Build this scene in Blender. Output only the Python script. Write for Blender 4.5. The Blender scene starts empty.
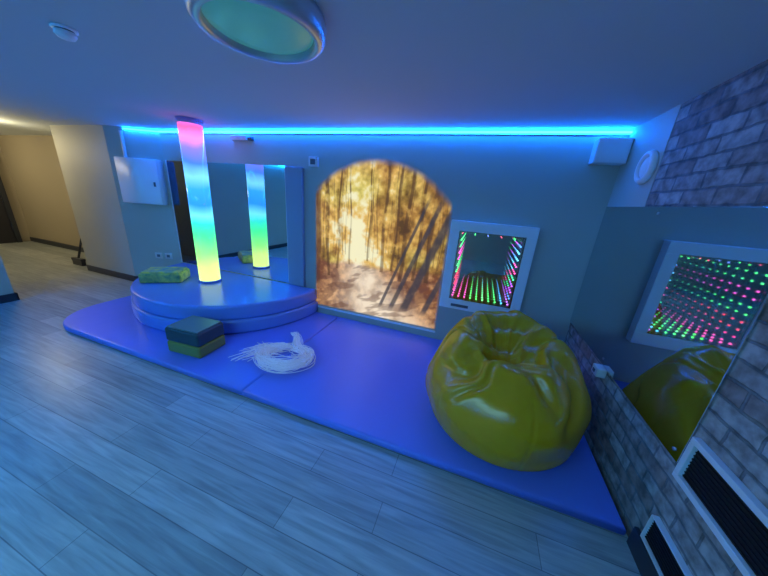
import bpy, bmesh, math, random
import numpy as np
from mathutils import Vector, Euler, noise
random.seed(3)
H=2.25
scene=bpy.context.scene
scene.view_settings.view_transform='Standard'
scene.view_settings.look='None'

# ------------------------------------------------------------------ materials
def mat(name,col,rough=.5,metal=0.,emis=None,es=0.,spec=None,coat=0.):
    m=bpy.data.materials.new(name);m.use_nodes=True
    b=m.node_tree.nodes['Principled BSDF']
    b.inputs['Base Color'].default_value=(*col,1);b.inputs['Roughness'].default_value=rough;b.inputs['Metallic'].default_value=metal
    if emis: b.inputs['Emission Color'].default_value=(*emis,1);b.inputs['Emission Strength'].default_value=es
    if spec is not None:b.inputs['Specular IOR Level'].default_value=spec
    if coat: b.inputs['Coat Weight'].default_value=coat;b.inputs['Coat Roughness'].default_value=.1
    return m
def N(m,t,**k):
    n=m.node_tree.nodes.new(t)
    for a,v in k.items(): setattr(n,a,v)
    return n
def L(m,a,b): m.node_tree.links.new(a,b)
def bump(m,scale,strength,dist=.01,detail=4):
    b=m.node_tree.nodes['Principled BSDF']
    tc=N(m,'ShaderNodeTexCoord');n=N(m,'ShaderNodeTexNoise');n.inputs['Scale'].default_value=scale;n.inputs['Detail'].default_value=detail
    L(m,tc.outputs['Object'],n.inputs['Vector'])
    bp=N(m,'ShaderNodeBump');bp.inputs['Strength'].default_value=strength;bp.inputs['Distance'].default_value=dist
    L(m,n.outputs['Fac'],bp.inputs['Height']);L(m,bp.outputs['Normal'],b.inputs['Normal'])
def varied(m,c1,c2,scale,detail=5):
    b=m.node_tree.nodes['Principled BSDF']
    tc=N(m,'ShaderNodeTexCoord');n=N(m,'ShaderNodeTexNoise');n.inputs['Scale'].default_value=scale;n.inputs['Detail'].default_value=detail
    L(m,tc.outputs['Object'],n.inputs['Vector'])
    r=N(m,'ShaderNodeValToRGB');r.color_ramp.elements[0].position=.3;r.color_ramp.elements[1].position=.7
    r.color_ramp.elements[0].color=(*c1,1);r.color_ramp.elements[1].color=(*c2,1)
    L(m,n.outputs['Fac'],r.inputs['Fac']);L(m,r.outputs['Color'],b.inputs['Base Color'])
M_wall=mat('wall_paint',(.50,.50,.44),.6);bump(M_wall,60,.15,.002)
varied(M_wall,(.48,.47,.39),(.51,.50,.42),1.5)
M_ceil=mat('ceiling_paint',(.62,.68,.72),.8);bump(M_ceil,8,.1,.004)
M_white=mat('white_plastic',(.75,.75,.75),.35)
M_frame=mat('white_satin_frame',(.88,.9,.92),.3)
M_base=mat('dark_baseboard',(.03,.035,.05),.4)
M_black=mat('black_void',(.004,.004,.006),.6)
M_blk=mat('black_gloss',(.008,.008,.012),.25)
M_mir=mat('mirror_silver',(.72,.78,.82),.015,1.)
M_mirD=mat('mirror_smoked',(.10,.16,.26),.02,1.)
M_mir2=mat('acrylic_mirror',(.62,.68,.72),.03,1.)
M_metal=mat('brushed_metal',(.62,.66,.7),.38,.75)
M_screw=mat('screw_metal',(.5,.5,.5),.3,1.)
M_glassd=mat('frosted_diffuser',(.30,.62,.50),.35,emis=(.06,.5,.36),es=.16)
M_vin=mat('blue_vinyl',(.14,.23,.82),.32);bump(M_vin,5,.4,.012,3)
M_vin2=mat('blue_vinyl_podium',(.15,.28,.74),.24);bump(M_vin2,4,.35,.012,3)
M_pad=mat('grey_blue_board',(.26,.34,.46),.5);bump(M_pad,30,.1)
M_door=mat('dark_door',(.03,.03,.04),.4)
M_warm=mat('corridor_paint',(.42,.36,.26),.7);bump(M_warm,40,.1,.002)
M_grey=mat('grey_plastic',(.12,.13,.15),.4)

M_floor=mat('wood_plank_floor',(.4,.4,.4),.33)
def floor_nodes(m):
    b=m.node_tree.nodes['Principled BSDF'];tc=N(m,'ShaderNodeTexCoord')
    br=N(m,'ShaderNodeTexBrick');br.offset=.37;br.squash=1
    br.inputs['Scale'].default_value=1;br.inputs['Mortar Size'].default_value=.002;br.inputs['Brick Width'].default_value=1.25;br.inputs['Row Height'].default_value=.16
    br.inputs['Color1'].default_value=(.29,.32,.32,1);br.inputs['Color2'].default_value=(.44,.46,.44,1);br.inputs['Mortar'].default_value=(.19,.20,.21,1)
    L(m,tc.outputs['Object'],br.inputs['Vector'])
    mp=N(m,'ShaderNodeMapping');mp.inputs['Scale'].default_value=(1.8,26,1);L(m,tc.outputs['Object'],mp.inputs['Vector'])
    n=N(m,'ShaderNodeTexNoise');n.inputs['Scale'].default_value=1.5;n.inputs['Detail'].default_value=7;n.inputs['Distortion'].default_value=.6;L(m,mp.outputs['Vector'],n.inputs['Vector'])
    r=N(m,'ShaderNodeValToRGB');r.color_ramp.elements[0].position=.3;r.color_ramp.elements[1].position=.72
    r.color_ramp.elements[0].color=(.70,.70,.71,1);r.color_ramp.elements[1].color=(1.2,1.2,1.17,1);L(m,n.outputs['Fac'],r.inputs['Fac'])
    mx=N(m,'ShaderNodeMix');mx.data_type='RGBA';mx.blend_type='MULTIPLY';mx.inputs['Factor'].default_value=1
    L(m,br.outputs['Color'],mx.inputs['A']);L(m,r.outputs['Color'],mx.inputs['B']);L(m,mx.outputs['Result'],b.inputs['Base Color'])
    bp=N(m,'ShaderNodeBump');bp.inputs['Strength'].default_value=.2;bp.inputs['Distance'].default_value=.002
    L(m,n.outputs['Fac'],bp.inputs['Height']);L(m,bp.outputs['Normal'],b.inputs['Normal'])
floor_nodes(M_floor)
M_brick=mat('whitewashed_brick',(.4,.4,.4),.8)
def brick_nodes(m):
    b=m.node_tree.nodes['Principled BSDF'];tc=N(m,'ShaderNodeTexCoord')
    sp=N(m,'ShaderNodeSeparateXYZ');L(m,tc.outputs['Object'],sp.inputs[0]);cb=N(m,'ShaderNodeCombineXYZ')
    L(m,sp.outputs['Y'],cb.inputs['X']);L(m,sp.outputs['Z'],cb.inputs['Y'])
    nz=N(m,'ShaderNodeTexNoise');nz.inputs['Scale'].default_value=9;nz.inputs['Detail'].default_value=3;L(m,cb.outputs[0],nz.inputs['Vector'])
    mv=N(m,'ShaderNodeMix');mv.data_type='VECTOR';mv.inputs['Factor'].default_value=.025
    L(m,cb.outputs[0],mv.inputs['A']);L(m,nz.outputs['Color'],mv.inputs['B'])
    br=N(m,'ShaderNodeTexBrick');br.inputs['Scale'].default_value=1;br.inputs['Brick Width'].default_value=.225;br.inputs['Row Height'].default_value=.078;br.inputs['Mortar Size'].default_value=.007;br.inputs['Mortar Smooth'].default_value=.4
    br.inputs['Color1'].default_value=(.29,.20,.16,1);br.inputs['Color2'].default_value=(.48,.44,.40,1);br.inputs['Mortar'].default_value=(.23,.22,.21,1)
    L(m,mv.outputs['Result'],br.inputs['Vector'])
    n2=N(m,'ShaderNodeTexNoise');n2.inputs['Scale'].default_value=16;n2.inputs['Detail'].default_value=6;L(m,cb.outputs[0],n2.inputs['Vector'])
    r=N(m,'ShaderNodeValToRGB');r.color_ramp.elements[0].position=.35;r.color_ramp.elements[1].position=.65
    r.color_ramp.elements[0].color=(.5,.48,.46,1);r.color_ramp.elements[1].color=(1.15,1.18,1.2,1);L(m,n2.outputs['Fac'],r.inputs['Fac'])
    mx=N(m,'ShaderNodeMix');mx.data_type='RGBA';mx.blend_type='MULTIPLY';mx.inputs['Factor'].default_value=1
    L(m,br.outputs['Color'],mx.inputs['A']);L(m,r.outputs['Color'],mx.inputs['B']);L(m,mx.outputs['Result'],b.inputs['Base Color'])
    bp=N(m,'ShaderNodeBump');bp.invert=True;bp.inputs['Strength'].default_value=.8;bp.inputs['Distance'].default_value=.012
    L(m,br.outputs['Fac'],bp.inputs['Height']);L(m,bp.outputs['Normal'],b.inputs['Normal'])
brick_nodes(M_brick)
def attr_emit(name,strength,under=None):
    m=bpy.data.materials.new(name);m.use_nodes=True;nt=m.node_tree;nt.nodes.clear()
    a=nt.nodes.new('ShaderNodeAttribute');a.attribute_name='Col';e=nt.nodes.new('ShaderNodeEmission');e.inputs['Strength'].default_value=strength
    o=nt.nodes.new('ShaderNodeOutputMaterial');nt.links.new(a.outputs['Color'],e.inputs['Color'])
    if under:
        d=nt.nodes.new('ShaderNodeBsdfDiffuse');d.inputs['Color'].default_value=(*under,1)
        ad=nt.nodes.new('ShaderNodeMixShader');nt.links.new(a.outputs['Alpha'],ad.inputs[0]);nt.links.new(d.outputs[0],ad.inputs[1]);nt.links.new(e.outputs[0],ad.inputs[2]);nt.links.new(ad.outputs[0],o.inputs[0])
    else: nt.links.new(e.outputs[0],o.inputs[0])
    return m

# ------------------------------------------------------------------ helpers
def link(o,parent=None):
    scene.collection.objects.link(o)
    if parent: o.parent=parent
    return o
def empty(name):
    e=bpy.data.objects.new(name,None);link(e);return e
def from_bm(name,bm,m,parent=None,smooth=False):
    me=bpy.data.meshes.new(name);bm.normal_update();bm.to_mesh(me);bm.free()
    o=bpy.data.objects.new(name,me)
    for mm in (m if isinstance(m,list) else [m]): me.materials.append(mm)
    if smooth:
        for p in me.polygons:p.use_smooth=True
    return link(o,parent)
def box(name,x0,x1,y0,y1,z0,z1,m,bev=0.,parent=None,seg=3):
    bm=bmesh.new();bmesh.ops.create_cube(bm,size=1)
    for v in bm.verts:
        v.co=Vector(((x0+x1)/2+v.co.x*(x1-x0),(y0+y1)/2+v.co.y*(y1-y0),(z0+z1)/2+v.co.z*(z1-z0)))
    if bev: bmesh.ops.bevel(bm,geom=bm.edges[:],offset=bev,segments=seg,profile=.5,affect='EDGES')
    return from_bm(name,bm,m,parent,False)
def prism(name,pts,z0,z1,m,bev=0,parent=None,seg=4):
    bm=bmesh.new();vs=[bm.verts.new((x,y,z0)) for x,y in pts];f=bm.faces.new(vs)
    r=bmesh.ops.extrude_face_region(bm,geom=[f])
    for v in [g for g in r['geom'] if isinstance(g,bmesh.types.BMVert)]: v.co.z=z1
    bmesh.ops.recalc_face_normals(bm,faces=bm.faces)
    if bev:
        es=[e for e in bm.edges if (abs(e.verts[0].co.z-e.verts[1].co.z)<1e-6)]
        bmesh.ops.bevel(bm,geom=es,offset=bev,segments=seg,profile=.5,affect='EDGES')
    o=from_bm(name,bm,m,parent)
    if bev:
        for p in o.data.polygons: p.use_smooth= abs(p.normal.z)<.98
    return o
def lathe(name,prof,loc,m,seg=48,parent=None,axis='Z',smooth=True):
    bm=bmesh.new();rings=[]
    for r,z in prof:
        if r<1e-6: rings.append([bm.verts.new((0,0,z))])
        else: rings.append([bm.verts.new((r*math.cos(2*math.pi*i/seg),r*math.sin(2*math.pi*i/seg),z)) for i in range(seg)])
    for a,b in zip(rings,rings[1:]):
        for i in range(seg):
            j=(i+1)%seg
            if len(a)==1 and len(b)==1: continue
            if len(a)==1: bm.faces.new((a[0],b[i],b[j]))
            elif len(b)==1: bm.faces.new((a[i],a[j],b[0]))
            else: bm.faces.new((a[i],a[j],b[j],b[i]))
    for v in bm.verts:
        x,y,z=v.co
        if axis=='-X': v.co=Vector((-z,y,x))
        if axis=='-Y': v.co=Vector((x,-z,y))
        v.co+=Vector(loc)
    bmesh.ops.recalc_face_normals(bm,faces=bm.faces)
    return from_bm(name,bm,m,parent,smooth)

# ------------------------------------------------------------------ room shell
AX,AY=-5.42,0.0
BX,BY=-6.10,-.28
EX=-7.35
box('floor',-12,0.0,-5.8,1.2,-.1,0,M_floor)
box('ceiling',-12,0.1,-5.8,1.2,H,H+.1,M_ceil)
hx0,hx1,hz0,hz1=-1.19,-.575,.615,1.335
bw=empty('wall_back')
box('panel_left',AX,hx0,0,.1,0,H,M_wall,parent=bw)
box('panel_right',hx1,.1,0,.1,0,H,M_wall,parent=bw)
box('panel_low',hx0,hx1,0,.1,0,hz0,M_wall,parent=bw)
box('panel_high',hx0,hx1,0,.1,hz1,H,M_wall,parent=bw)
prism('panel_splayed',[(AX,AY),(AX,.1),(BX,.1),(BX,BY)],0,H,M_wall,0,bw)
box('panel_corridor',EX,BX,BY,.1,0,H,M_wall,parent=bw)
box('wall_right',0,.12,-5.8,0,0,H,M_brick)
box('wall_rear',-6.5,0,-5.9,-5.8,0,H,M_wall)
box('wall_left',-6.55,-6.42,-5.8,-1.42,0,H,M_wall)
box('wall_corridor_near',-12,-6.55,-1.55,-1.42,0,H,M_warm)
box('wall_corridor_recess',-11,EX,.4,.5,0,H,M_warm)
box('wall_corridor_end',-11.1,-11,-1.42,.4,0,H,M_warm)
box('baseboard_left',EX,BX,BY-.018,BY,0,.10,M_base,.004)
def splay(u,off):
    dx,dy=BX-AX,BY-AY;l=math.hypot(dx,dy);nx_,ny_=-dy/l,dx/l
    if ny_>0: nx_,ny_=-nx_,-ny_
    return (AX+dx*u+nx_*off,AY+dy*u+ny_*off)
def splay_box(name,u0,u1,o0,o1,z0,z1,m,bev,parent):
    return prism(name,[splay(u0,o0),splay(u1,o0),splay(u1,o1),splay(u0,o1)],z0,z1,m,bev,parent,2)
splay_box('baseboard_left_splay',.30,1.0,0,.018,0,.10,M_base,0,None)
box('baseboard_left_room',-6.42,-6.40,-5.8,-1.40,0,.10,M_base,.004)
box('baseboard_left_end',-6.56,-6.40,-1.42,-1.40,0,.10,M_base,.004)
box('baseboard_right',-.02,0,-5.8,-1.62,0,.12,M_base,.004)
box('baseboard_corridor_recess',-11,EX,.38,.4,0,.1,M_base)
box('baseboard_corridor_end',-11,-10.98,-1.42,-.75,0,.1,M_base)
d=empty('door_1')
box('leaf',-10.99,-10.95,-.55,.15,0,2.05,M_door,.004,d)
box('jamb_a',-11,-10.92,-.63,-.55,0,2.12,M_base,.004,d)
box('jamb_b',-11,-10.92,.15,.23,0,2.12,M_base,.004,d)
box('head',-11,-10.92,-.63,.23,2.05,2.12,M_base,.004,d)

# ------------------------------------------------------------------ LED strip, then added fill strips
LEDC=(.003,.14,1.)
M_led=mat('led_strip_glow',(0,0,0),.5,emis=LEDC,es=85)
ls=empty('led_light_strip')
box('strip_main',AX,-.0,-.03,-.018,H-.030,H-.018,M_led,parent=ls)
splay_box('strip_splay',0,.62,.018,.03,H-.030,H-.018,M_led,0,ls)
box('strip_carrier',AX,0,-.014,0,H-.04,H,M_white,parent=ls)
afs=empty('added_fill_strips')  # rear and side glow strips added out of frame to turn the ceiling bluer
M_fill=mat('added_blue_fill_glow',(0,0,0),.5,emis=(.003,.24,1.),es=62)
box('fill_rear',-6.4,0,-5.79,-5.77,H-.032,H-.012,M_fill,parent=afs)
box('fill_side',-6.41,-6.39,-5.78,-1.5,H-.032,H-.012,M_fill,parent=afs)

# ------------------------------------------------------------------ floor mat
def arc(cx,cy,r,a0,a1,n): return [(cx+r*math.cos(math.radians(a0+(a1-a0)*i/n)),cy+r*math.sin(math.radians(a0+(a1-a0)*i/n))) for i in range(n+1)]
D=1.605
fm=empty('floor_mat')
sx=-2.56
ptsL=[(sx-.003,-.005),(-5.39,-.03)]+arc(-4.86,-1.09,.515,180,270,14)+[(sx-.003,-D)]
prism('mat_section_left',ptsL,0.001,.06,M_vin,.018,fm)
ptsR=[(-.025,-.005),(sx+.003,-.005),(sx+.003,-D),(-.025,-D)]
prism('mat_section_right',ptsR,0.001,.06,M_vin,.018,fm)

# ------------------------------------------------------------------ podium
pd=empty('padded_podium')
def half(r): return arc(-4.12,-.012,r,180,360,64)
prism('tier_bottom',half(1.243),.061,.222,M_vin2,.028,pd)
prism('tier_top',half(1.225),.222,.387,M_vin2,.028,pd)

# ------------------------------------------------------------------ mirrors behind podium
mr=empty('wall_mirror')
box('pane_a',-5.36,-4.88,-.008,0,.39,1.865,M_mirD,parent=mr)
box('pane_b',-4.84,-3.33,-.008,0,.39,1.865,M_mir,parent=mr)
box('trim_centre',-4.885,-4.835,-.012,0,.39,1.87,M_pad,parent=mr)
box('trim_left',-5.375,-5.36,-.014,0,.39,1.87,M_white,parent=mr)
box('trim_edge',-3.335,-3.315,-.014,0,.39,1.87,M_white,parent=mr)
pp=empty('padded_wall_panel')
box('board',-3.31,-3.07,-.05,0,.39,1.86,M_pad,.012,pp)

# ------------------------------------------------------------------ bubble tube
bt=empty('bubble_tube_lamp')
TX,TY=-4.22,-.46
M_tube=bpy.data.materials.new('bubble_tube_glow');M_tube.use_nodes=True
def tube_nodes(m):
    b=m.node_tree.nodes['Principled BSDF'];tc=N(m,'ShaderNodeTexCoord');sp=N(m,'ShaderNodeSeparateXYZ');L(m,tc.outputs['Object'],sp.inputs[0])
    n=N(m,'ShaderNodeTexNoise');n.inputs['Scale'].default_value=3.5;n.inputs['Detail'].default_value=1;L(m,tc.outputs['Object'],n.inputs['Vector'])
    ad=N(m,'ShaderNodeMath',operation='MULTIPLY_ADD');ad.inputs[1].default_value=.16;L(m,n.outputs['Fac'],ad.inputs[0]);L(m,sp.outputs['Z'],ad.inputs[2])
    mr_=N(m,'ShaderNodeMapRange');mr_.inputs['From Min'].default_value=.42+.08;mr_.inputs['From Max'].default_value=2.25+.08;L(m,ad.outputs[0],mr_.inputs['Value'])
    r=N(m,'ShaderNodeValToRGB');cr=r.color_ramp
    stops=[(0,(.70,1,.22)),(.10,(.60,1,.20)),(.20,(.25,1,.18)),(.31,(.06,.9,.28)),(.38,(.03,.75,.55)),(.44,(.16,.75,1)),(.52,(.02,.26,1)),(.62,(.03,.34,1)),(.69,(.18,.62,1)),(.76,(.05,.18,1)),(.85,(.22,.18,1)),(.91,(.9,.25,.75)),(.96,(1,.10,.35)),(1,(.45,.15,.75))]
    cr.elements[0].position=0;cr.elements[0].color=(*stops[0][1],1);cr.elements[1].position=1;cr.elements[1].color=(*stops[-1][1],1)
    for p,c in stops[1:-1]:
        e=cr.elements.new(p);e.color=(*c,1)
    L(m,mr_.outputs[0],r.inputs['Fac'])
    L(m,r.outputs['Color'],b.inputs['Emission Color']);b.inputs['Emission Strength'].default_value=1.55
    b.inputs['Base Color'].default_value=(.1,.1,.15,1);b.inputs['Roughness'].default_value=.1
tube_nodes(M_tube)
lathe('tube',[(0,.41),(.118,.41),(.118,2.215),(0,2.215)],(TX,TY,0),M_tube,48,bt)
lathe('base_ring',[(0,.388),(.128,.388),(.128,.405),(.12,.415),(0,.415)],(TX,TY,0),M_vin2,48,bt)
lathe('top_cap',[(0,2.20),(.124,2.20),(.126,2.206),(.126,2.249),(0,2.249)],(TX,TY,0),mat('cap_plastic',(.55,.35,.7),.4),48,bt)

# ------------------------------------------------------------------ projected forest scene
x0,x1,z0,z1=-2.925,-1.288,.165,1.985
nx,nz=340,370
U=np.linspace(0,1,nx);V=np.linspace(0,1,nz)
def fb(x,y,s,o=4,seed=0):
    return noise.fractal(Vector((x*s+seed,y*s-seed*.7,seed*1.3)),1.0,2.0,o)
rt=random.Random(11)
thin=[(rt.uniform(.04,.96),rt.uniform(-.05,.05),rt.choice([.0022,.003,.004]),rt.uniform(.36,.46),rt.uniform(.75,1.1)) for i in range(30)]
thick=[(.20,.03,.008,.30,1.1),(.30,-.02,.006,.34,1.1),(.445,.0,.006,.38,1.1),(.55,.02,.011,.32,1.1),(.635,.03,.008,.34,1.1),(.70,.05,.013,.28,1.1),(.80,.04,.010,.30,1.1),(.88,.02,.014,.3,1.1),(.115,-.02,.010,.24,1.1)]
def lerp(a,b,t):
    t=max(0,min(1,t));return tuple(a[i]+(b[i]-a[i])*t for i in range(3))
def ss(a,b,x):
    t=max(0,min(1,(x-a)/(b-a)));return t*t*(3-2*t)
def forest(u,v):
    n1=fb(u,v,4,4,3.1);n2=fb(u,v,11,4,9.7);n3=fb(u,v,30,3,21);n4=fb(u,v,3,2,40)
    g=math.exp(-(((u-.37)/.24)**2+((v-.44)/.17)**2))
    g2=math.exp(-(((u-.28)/.32)**2+((v-.72)/.26)**2))
    t=.38+.28*n1+.42*n2+.24*n3+.60*g+.32*g2-.34*max(0,u-.6)
    lo,mi,hi=(.11,.055,.015),(.44,.22,.045),(.88,.56,.14)
    if n4>0: mi=lerp(mi,(.34,.30,.05),n4*1.2);hi=lerp(hi,(.80,.70,.18),n4*1.2)
    if t<.35: c=lerp(lo,mi,t/.35)
    elif t<.75: c=lerp(mi,hi,(t-.35)/.4)
    else: c=lerp(hi,(1.0,.94,.60),(t-.75)/.3)
    gr=.36+.03*n1
    k=ss(gr+.02,gr-.03,v)
    if k>0:
        path=math.exp(-(((u-(.38+.5*(.36-v)))/(.12+.50*max(0,.36-v)))**2))
        cc=lerp((.20,.07,.03),(.74,.38,.15),.34+.8*n2+.5*n3+.3*n1)
        cc=lerp(cc,(.98,.82,.62),path*(.92+.5*n2))
        sh=fb(u*.7+v*.8,v*3-u,6,3,5)
        cc=lerp(cc,(.14,.055,.035),.55*ss(.12,.4,sh))
        c=lerp(c,cc,k)
    for tu,sl,w,vb,vt in thin+thick:
        if vb<v<vt:
            dd=abs(u-(tu+sl*(v-.4)+.006*math.sin(v*13+tu*40)))
            ww=w*(1.2-.4*v);a=ss(ww*1.5,ww*.6,dd)
            if a>0: c=lerp(c,(.09,.04,.018),a*(.80 if w>.005 else .55)*(1-.45*g)*(1-.6*ss(0.0,.35,n2)*(v>.5)))
    a=ss(.07+.02*n2,.035,u)*ss(.12,.2,v); c=lerp(c,(.09,.035,.025),.75*a)
    for uo,w in ((.575,.012),(.66,.018),(.755,.030),(.90,.02)):
        uu=uo+.40*(v-.12)
        a=ss(w*1.4,w*.6,abs(u-uu)*(1+.25*v))*ss(.06,.12,v)*ss(.86,.7,v)
        c=lerp(c,(.045,.045,.06),.85*a)
    return tuple(max(0,min(1,q)) for q in c)
CXP,CZP,RP=-2.13,.93,1.045
bm=bmesh.new();cl=bm.verts.layers.float_color.new('Col');grid=[]
for j in range(nz):
    row=[]
    for i in range(nx):
        x=x0+(x1-x0)*U[i];z=z0+(z1-z0)*V[j]
        vv=bm.verts.new((x,-.002,z));c=forest(U[i],V[j])
        fade=1.
        if z>CZP: fade=ss(RP+.02,RP-.07,math.hypot(x-CXP,z-CZP))
        fade*=ss(0,.02,U[i])*ss(0,.01,V[j])*ss(1.0,.975,U[i])
        vv[cl]=(*c,fade*.92);row.append((vv,fade))
    grid.append(row)
for j in range(nz-1):
    for i in range(nx-1):
        q=[grid[j][i],grid[j][i+1],grid[j+1][i+1],grid[j+1][i]]
        if max(a[1] for a in q)>0: bm.faces.new([a[0] for a in q])
for v in [v for v in bm.verts if not v.link_faces]: bm.verts.remove(v)
fp=empty('projected_forest_picture')
from_bm('picture_surface',bm,attr_emit('projected_light',1.0,(.495,.485,.405)),fp)
box('screen_bottom_rail',-2.93,-1.29,-.012,0,.13,.155,M_frame,.003,fp)

# ------------------------------------------------------------------ infinity light panel
ip=empty('infinity_mirror_panel')
X0,X1,Z0,Z1=-1.284,-.486,.505,1.433;YF=-.093
def ring(name,X0,X1,Z0,Z1,x0,x1,z0,z1,y0,y1,m,parent,bev=.004):
    box(name+'_bottom',X0,X1,y0,y1,Z0,z0,m,bev,parent);box(name+'_top',X0,X1,y0,y1,z1,Z1,m,bev,parent)
    box(name+'_side_a',X0,x0,y0,y1,z0,z1,m,bev,parent);box(name+'_side_b',x1,X1,y0,y1,z0,z1,m,bev,parent)
ring('frame',X0,X1,Z0,Z1,hx0,hx1,hz0,hz1,YF,-.001,M_frame,ip)
ring('inner_lip',hx0-.002,hx1+.002,hz0-.002,hz1+.002,hx0+.012,hx1-.012,hz0+.012,hz1-.012,YF+.014,YF+.03,M_blk,ip,0)
M_half=bpy.data.materials.new('half_silvered_glass');M_half.use_nodes=True
nt=M_half.node_tree;nt.nodes.clear()
t_=nt.nodes.new('ShaderNodeBsdfTransparent');g_=nt.nodes.new('ShaderNodeBsdfGlossy');g_.inputs['Roughness'].default_value=.02;g_.inputs['Color'].default_value=(.8,.9,1,1)
mx_=nt.nodes.new('ShaderNodeMixShader');mx_.inputs[0].default_value=.20;o_=nt.nodes.new('ShaderNodeOutputMaterial')
nt.links.new(t_.outputs[0],mx_.inputs[1]);nt.links.new(g_.outputs[0],mx_.inputs[2]);nt.links.new(mx_.outputs[0],o_.inputs[0])
box('half_mirror_glass',hx0+.001,hx1-.001,YF+.008,YF+.012,hz0+.001,hz1-.001,M_half,0,ip)
dp=1.1
bm=bmesh.new()
c=[(hx0,hz0),(hx1,hz0),(hx1,hz1),(hx0,hz1)]
fr=[bm.verts.new((x,YF+.03,z)) for x,z in c];bk=[bm.verts.new((x,dp,z)) for x,z in c]
for i in range(4): bm.faces.new((fr[i],fr[(i+1)%4],bk[(i+1)%4],bk[i]))
bm.faces.new(bk)
from_bm('light_tunnel',bm,mat('tunnel_mirror_tint',(.05,.08,.12),.25,.6),ip)
bm=bmesh.new();cl=bm.verts.layers.float_color.new('Col')
def dot(p,r,c):
    g=bmesh.ops.create_icosphere(bm,subdivisions=1,radius=r)
    for v in g['verts']: v.co+=Vector(p);v[cl]=(*c,1)
PAL={'L':[(1,.05,.25),(1,.05,.1),(.1,1,.2),(1,.1,.6),(.1,1,.25)],'B':[(1,.1,.4),(1,.1,.45),(.1,1,.15),(.2,1,.3),(.1,1,.2),(.1,.6,1),(.6,.2,1)],'R':[(.1,.35,1),(.6,.1,1),(.05,1,.35),(1,.1,.4),(.15,.7,1)],'T':[(1,.1,.2),(.1,1,.2),(.2,.3,1)]}
def hcol(i,side):
    p=PAL[side];return p[(i)%len(p)]
ix0,ix1,iz0,iz1=hx0+.028,hx1-.028,hz0+.028,hz1-.028
for k in range(12):
    y=-.045+k*.09;s=max(.3,1-.06*k)
    for i in range(10):
        dot((ix0+(ix1-ix0)*i/9,y,iz0),.0085*s+.0015,tuple(q*s for q in hcol(int(i*.7),'B')))
        if i%2==0: dot((ix0+(ix1-ix0)*i/9,y,iz1),.006*s,tuple(q*s for q in hcol(i//2,'T')))
    for i in range(1,10):
        dot((ix0,y,iz0+(iz1-iz0)*i/10),.0075*s+.0015,tuple(q*s for q in hcol(i//2,'L')))
        dot((ix1,y,iz0+(iz1-iz0)*i/10),.0075*s+.0015,tuple(q*s for q in hcol(int(i*.6)+k//3,'R')))
from_bm('led_dots',bm,attr_emit('led_dot_glow',4),ip)
box('switch_strip',-1.16,-.98,YF-.006,YF,.535,.565,M_grey,.002,ip)

# ------------------------------------------------------------------ small wall items
cb=empty('wall_cabinet')
splay_box('body',.03,.78,.0,.12,1.25,1.86,M_white,.006,cb)
splay_box('door_leaf',.04,.77,.122,.134,1.258,1.852,M_frame,.003,cb)
splay_box('latch',.10,.13,.134,.144,1.5,1.56,M_grey,.002,cb)
splay_box('conduit',.66,.70,0,.03,1.86,2.2,M_white,.004,cb)
for i,uu in enumerate((.22,.42)):
    so=empty('wall_socket' if i==0 else 'wall_socket.001')
    splay_box('plate',uu-.07,uu+.07,0,.012,.42,.51,M_white,.003,so)
    splay_box('insert',uu-.03,uu+.03,.012,.015,.445,.485,M_grey,0,so)
jb=empty('thermostat_box')
box('body',-2.985,-2.87,-.035,0,1.87,1.975,M_white,.006,jb)
box('window',-2.96,-2.895,-.038,-.035,1.893,1.95,M_grey,.002,jb)
db=empty('ceiling_junction_box')
box('body',-.235,-.006,-.11,0,1.985,2.17,M_white,.006,db)
box('lid',-.23,-.012,-.118,-.112,1.99,2.165,M_frame,.003,db)
cam2=empty('led_controller_box')
box('body',-4.10,-3.85,-.05,-.0,2.13,2.18,M_white,.006,cam2)
box('plug',-3.84,-3.78,-.04,-.0,2.13,2.17,M_grey,.006,cam2)

rm=empty('acrylic_wall_mirror')
box('sheet',-.010,-.002,-1.64,-.004,.57,1.66,M_mir2,.002,rm)
for i,(yy,zz) in enumerate(((-1.60,.61),(-1.60,1.62),(-.8,.61),(-.8,1.62))):
    lathe('screw_%d'%i,[(0,.0),(.008,0),(.008,.004),(0,.005)],(-.010,yy,zz),M_screw,16,rm,'-X')
box('painted_corner',-.0035,-.0,-.60,-.0,1.66,H,M_wall,parent=rm)
sv=empty('round_wall_vent')
lathe('rim',[(0.075,0),(.105,0),(.108,.012),(.098,.03),(.08,.034),(.074,.02),(.074,0)],(-.004,-.47,1.915),M_frame,48,sv,'-X')
lathe('disc',[(0,.022),(.05,.024),(.066,.016),(.07,.0),(0,0)],(-.004,-.47,1.915),M_frame,48,sv,'-X')
lathe('throat',[(0,.004),(.075,.004),(.075,.0),(0,0)],(-.004,-.47,1.915),M_grey,48,sv,'-X')
def vent(name,y0,y1,z0,z1,w):
    e=empty(name)
    box('frame_bottom',-.03,0,y0,y1,z0,z0+w,M_white,.003,e);box('frame_top',-.03,0,y0,y1,z1-w,z1,M_white,.003,e)
    box('frame_a',-.03,0,y0,y0+w,z0+w,z1-w,M_white,.003,e);box('frame_b',-.03,0,y1-w,y1,z0+w,z1-w,M_white,.003,e)
    box('back',-.012,-.001,y0+w,y1-w,z0+w,z1-w,M_black,0,e)
    n=9
    for i in range(n):
        zz=z0+w+(z1-z0-2*w)*(i+.5)/n
        box('slat_%d'%i,-.016,-.012,y0+w,y1-w,zz-.003,zz+.003,M_black,0,e)
vent('wall_vent_grille',-2.35,-1.67,.53,.745,.026)
vent('wall_vent_grille.001',-2.35,-1.68,.14,.29,.006)
sb=empty('alarm_sensor_box')
box('body',-.06,-.0,-.89,-.80,.50,.565,M_white,.008,sb);box('button',-.065,-.06,-.86,-.83,.52,.545,M_grey,.002,sb)

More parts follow.
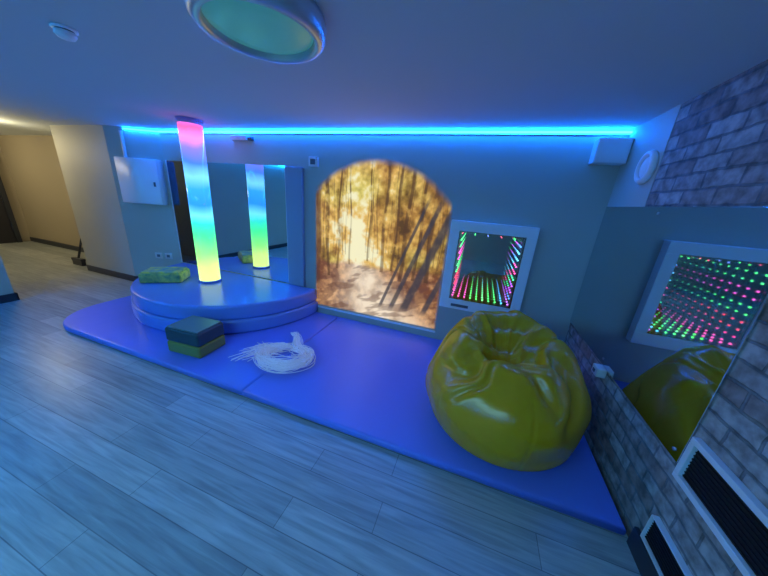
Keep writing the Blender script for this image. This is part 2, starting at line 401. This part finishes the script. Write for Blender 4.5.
cl_=empty('ceiling_lamp')
LX,LY=-1.97,-1.84
lathe('metal_rim',[(.17,2.249),(.250,2.249),(.256,2.225),(.250,2.185),(.235,2.168),(.214,2.166),(.207,2.175),(.202,2.20)],(LX,LY,0),M_metal,72,cl_)
lathe('diffuser',[(.205,2.195),(.19,2.186),(.13,2.176),(.06,2.171),(0,2.170)],(LX,LY,0),M_glassd,72,cl_)
sm=empty('smoke_detector')
lathe('base',[(0,2.249),(.048,2.249),(.048,2.24),(0,2.24)],(-3.07,-1.93,0),M_frame,32,sm)
lathe('neck',[(0,2.24),(.034,2.24),(.034,2.234),(0,2.234)],(-3.07,-1.93,0),M_grey,32,sm)
lathe('head',[(.0,2.234),(.038,2.234),(.040,2.222),(.031,2.208),(.012,2.202),(0,2.201)],(-3.07,-1.93,0),M_frame,32,sm)

# ------------------------------------------------------------------ bean bag
M_bean=mat('yellow_vinyl',(.74,.345,.005),.21);bump(M_bean,8,.3,.010,3)
def beanbag():
    cx,cy=-.655,-1.045
    prof=[(0,0),(.20,0),(.36,.0),(.44,.012),(.495,.05),(.525,.12),(.54,.20),(.54,.29),(.523,.38),(.495,.46),(.462,.53),(.425,.59),(.38,.645),(.325,.675),(.26,.665),(.20,.625),(.14,.585),(.09,.565),(.04,.56),(0,.56)]
    P=[];n=len(prof)
    for i in range(n-1):
        p0=prof[max(i-1,0)];p1=prof[i];p2=prof[i+1];p3=prof[min(i+2,n-1)]
        for k in range(9):
            t=k/9
            P.append(tuple(.5*((2*p1[a])+(-p0[a]+p2[a])*t+(2*p0[a]-5*p1[a]+4*p2[a]-p3[a])*t*t+(-p0[a]+3*p1[a]-3*p2[a]+p3[a])*t**3) for a in (0,1)))
    P.append(prof[-1]);P[0]=(0,0)
    seg=320;bm=bmesh.new();rings=[];m=len(P)
    rc=random.Random(77)
    cre=[]
    for a0 in (0.35,1.15,1.75,2.75,3.3,3.95,4.35,5.15,5.75):
        cre.append((a0+rc.uniform(-.12,.12),rc.uniform(.05,.16),rc.uniform(.02,.075),rc.uniform(-1.6,1.6),rc.uniform(.28,.58),rc.uniform(.80,1.0)))
    # slanting tension folds in plan space over the seat: (x,y,angle,width,length,depth)
    folds=[(-.10,-.02,.5,.030,.20,.045),(.06,-.12,-.4,.028,.18,.04),(.10,.08,1.1,.03,.16,.045),(-.16,.12,-.9,.026,.15,.035),(-.02,-.22,.2,.026,.2,.03),(.0,.16,.1,.03,.18,.03),(.2,-.08,1.5,.026,.16,.035)]
    for j,(r,z) in enumerate(P):
        s=j/(m-1)
        if j==0 : rings.append([bm.verts.new((cx,cy,.062))]);continue
        row=[]
        for i in range(seg if j<m-1 else 1):
            th=2*math.pi*i/seg
            ct,st=math.cos(th),math.sin(th)
            up=ss(.36,.66,s); inn=ss(.62,.80,s); side=ss(.16,.28,s)
            k=abs(((th/(2*math.pi)*6+.3)%1)-.5)*2; seam=math.exp(-((1-k)/.025)**2)
            f1=noise.noise(Vector((ct*1.2,st*1.2,z*1.4+2)))
            f2=noise.noise(Vector((ct*2.2+4,st*2.2,z*3.5)))
            wob=.35*noise.noise(Vector((ct*2,st*2,s*6+9)))
            gsum=0
            for (a0,w0,d0,bn,dn,en) in cre:
                dth=(th+wob-a0-bn*(s-.62)+math.pi)%(2*math.pi)-math.pi
                env=ss(dn-.14,dn+.10,s)*ss(en,en-.2,s)
                w_=w0*(1+1.4*max(0,s-.62)/.38)
                gsum+=d0*env*math.exp(-(dth/w_)**2)
            px,py=r*ct,r*st
            fs=0
            for (fx,fy,fa,fw,fl,fd) in folds:
                dx_,dy_=px-fx,py-fy;u_=dx_*math.cos(fa)+dy_*math.sin(fa);v_=-dx_*math.sin(fa)+dy_*math.cos(fa)+.25*u_*u_*6
                fs+=fd*math.exp(-(u_/fl)**2)*(math.exp(-(v_/fw)**2)-.45*math.exp(-((v_-fw*1.9)/fw)**2))
            f3=noise.noise(Vector((px*4+11,py*4,2)))
            sd=noise.noise(Vector((ct*3+1,st*3+5,z*7+th)))
            rr=r+side*(.042*f1+.026*f2+.008*sd)*(r/.5)-gsum*(1-inn)*.8-seam*.004*side
            zz=z-gsum*inn*.8-gsum*.45*(1-inn)+inn*(fs+.030*f3)+up*((.105*st-.02*ct)*(r/.4))+.05*up*f1*(r/.4)
            zz-= inn*.05*math.exp(-(((px+.04)/.18)**2+((py+.06)/.14)**2))
            a=max(0,min(1,z/.6))
            row.append(bm.verts.new((cx+max(0,rr)*ct*(1-.03*a)+.01*a-.03*inn*(1-r/.4),cy+max(0,rr)*st+.01*a-.05*inn*(1-r/.4),.062+max(0,zz))))
        rings.append(row)
    for a,b in zip(rings,rings[1:]):
        for i in range(seg):
            j=(i+1)%seg
            if len(a)==1: bm.faces.new((a[0],b[j],b[i]))
            elif len(b)==1: bm.faces.new((a[i],a[j],b[0]))
            else: bm.faces.new((a[i],a[j],b[j],b[i]))
    bmesh.ops.recalc_face_normals(bm,faces=bm.faces)
    return from_bm('bean_bag_chair',bm,M_bean,None,True)
beanbag()

# ------------------------------------------------------------------ soft cube + tactile box
M_navy=mat('dark_green_vinyl',(.025,.06,.07),.35);M_teal=mat('teal_vinyl',(.13,.20,.18),.35);M_yel=mat('mustard_vinyl',(.20,.24,.04),.35)
sc=empty('soft_play_cube')
box('lower_half',-.19,.19,-.15,.15,.0,.115,M_yel,.02,sc,4)
box('upper_half',-.19,.19,-.15,.15,.117,.25,M_navy,.02,sc,4)
box('top_pad',-.175,.175,-.135,.135,.249,.262,M_teal,.006,sc)
sc.location=(-3.40,-1.31,.062);sc.rotation_euler=(0,0,math.radians(4))
tb=empty('tactile_box')
M_tb=mat('patterned_fabric',(.3,.35,.1),.5);varied(M_tb,(.08,.26,.30),(.85,.72,.10),11,3)
M_tb2=mat('patterned_side',(.1,.2,.2),.5);varied(M_tb2,(.10,.25,.12),(.65,.65,.15),16,2)
box('body',-.22,.22,-.16,.16,0,.115,M_tb2,.02,tb,4)
box('lid',-.20,.20,-.14,.14,.113,.135,M_tb,.01,tb)
tb.location=(-4.68,-.70,.389);tb.rotation_euler=(0,0,math.radians(35))

# ------------------------------------------------------------------ fibre optic bundle
M_fib=mat('fibre_optic_plastic',(.60,.70,.85),.15,emis=(.5,.65,.9),es=.10)
cu=bpy.data.curves.new('fibre_optic_strands','CURVE');cu.dimensions='3D';cu.bevel_depth=.0030;cu.bevel_resolution=2
rf=random.Random(5)
CX,CY=-2.53,-1.12
for s in range(75):
    a=rf.uniform(0,2*math.pi);rr=.022*math.sqrt(rf.random());p1=rf.uniform(0,6.28);p2=rf.uniform(0,6.28);p3=rf.uniform(0,6.28)
    fan=rf.uniform(-1,1);ln=rf.uniform(.5,1.35);Rj=rf.gauss(0,.032);ox=rf.gauss(0,.014);oy0=rf.gauss(0,.014);hj=abs(rf.gauss(0,.022))
    turn=rf.uniform(290,350)
    def path(t):
        tail=(CX-.22,CY+.40)
        if t<.20:
            q=t/.20
            x=tail[0]+(CX-tail[0])*q;y=tail[1]+(CY+.185+Rj-tail[1])*(q**1.6);z=.012+.035*math.sin(q*3.14)
            return x+ox*q,y+oy0*q,z
        elif t<.80:
            q=(t-.20)/.60;th=math.radians(90-turn*q);R0=.185+Rj+.016*math.sin(q*8+p1)
            return CX+ox+R0*math.cos(th)*1.1,CY+oy0+R0*math.sin(th)*.95,.012+hj*math.sin(q*3.14)*2+.008*math.sin(q*14+p2)
        q=(t-.80)/.20;th=math.radians(90-turn);R0=.185+Rj+.016*math.sin(8+p1)
        bx_=CX+ox+R0*math.cos(th)*1.1;by_=CY+oy0+R0*math.sin(th)*.95
        return bx_-q*.17*ln,by_-q*.17*ln+fan*.17*q*q,.012+.03*math.sin(q*2.6)*abs(math.sin(p3))
    pts=[]
    for k in range(56):
        t=k/55
        x,y,z=path(t)
        x+=rr*math.cos(a+t*9);y+=rr*math.sin(a+t*9)*.8;z+=rr*(1+math.sin(a*2+t*11))*.9
        pts.append((x,y,max(.0655,.0625+z)))
    sp_=cu.splines.new('POLY');sp_.points.add(len(pts)-1)
    for p,c in zip(sp_.points,pts): p.co=(*c,1)
fo=bpy.data.objects.new('fibre_optic_strands',cu);link(fo);cu.materials.append(M_fib)

# broom in the corridor
br=empty('broom')
def rod(name,a,b,r,m,parent):
    a=Vector(a);b=Vector(b);bm=bmesh.new();bmesh.ops.create_cone(bm,cap_ends=True,segments=16,radius1=r,radius2=r,depth=(b-a).length)
    q=(b-a).to_track_quat('Z','Y')
    for v in bm.verts: v.co=q@v.co+(a+b)/2
    return from_bm(name,bm,m,parent,True)
rod('handle',(-7.85,-.17,.12),(-8.35,.37,1.1),.016,M_base,br)
box('head',-8.0,-7.7,-.21,-.14,.08,.13,M_base,.01,br);box('bristles',-7.99,-7.71,-.205,-.145,.0,.08,M_base,.004,br)

# ------------------------------------------------------------------ lights
def area(name,loc,rot,sx,sy,col,e):
    l=bpy.data.lights.new(name,'AREA');l.shape='RECTANGLE';l.size=sx;l.size_y=sy;l.color=col;l.energy=e
    o=bpy.data.objects.new(name,l);o.location=loc;o.rotation_euler=rot;link(o);return o
def point(name,loc,col,e,r=.1):
    l=bpy.data.lights.new(name,'POINT');l.color=col;l.energy=e;l.shadow_soft_size=r
    o=bpy.data.objects.new(name,l);o.location=loc;link(o);return o
area('added_ceiling_fill',(-2.6,-4.2,2.2),(0,0,0),2.4,.6,(.24,.72,1.),48)  # general cyan fill added behind the camera, no fixture modelled
point('corridor_light',(-8.0,-.80,2.0),(1,.84,.50),22,.12)
point('corridor_light.001',(-10.2,-.9,2.0),(1,.84,.5),22,.12)
w=bpy.data.worlds.new('World');scene.world=w;w.use_nodes=True
w.node_tree.nodes['Background'].inputs[0].default_value=(.02,.04,.07,1);w.node_tree.nodes['Background'].inputs[1].default_value=.3

# ------------------------------------------------------------------ camera
cd=bpy.data.cameras.new('camera');cd.sensor_width=36;cd.lens=270.37/768*36
co=bpy.data.objects.new('camera',cd);co.location=(-1.0067,-2.9414,1.5806);co.rotation_euler=(1.2522,-.0749,.3401);link(co)
cd.clip_start=.02
scene.camera=co
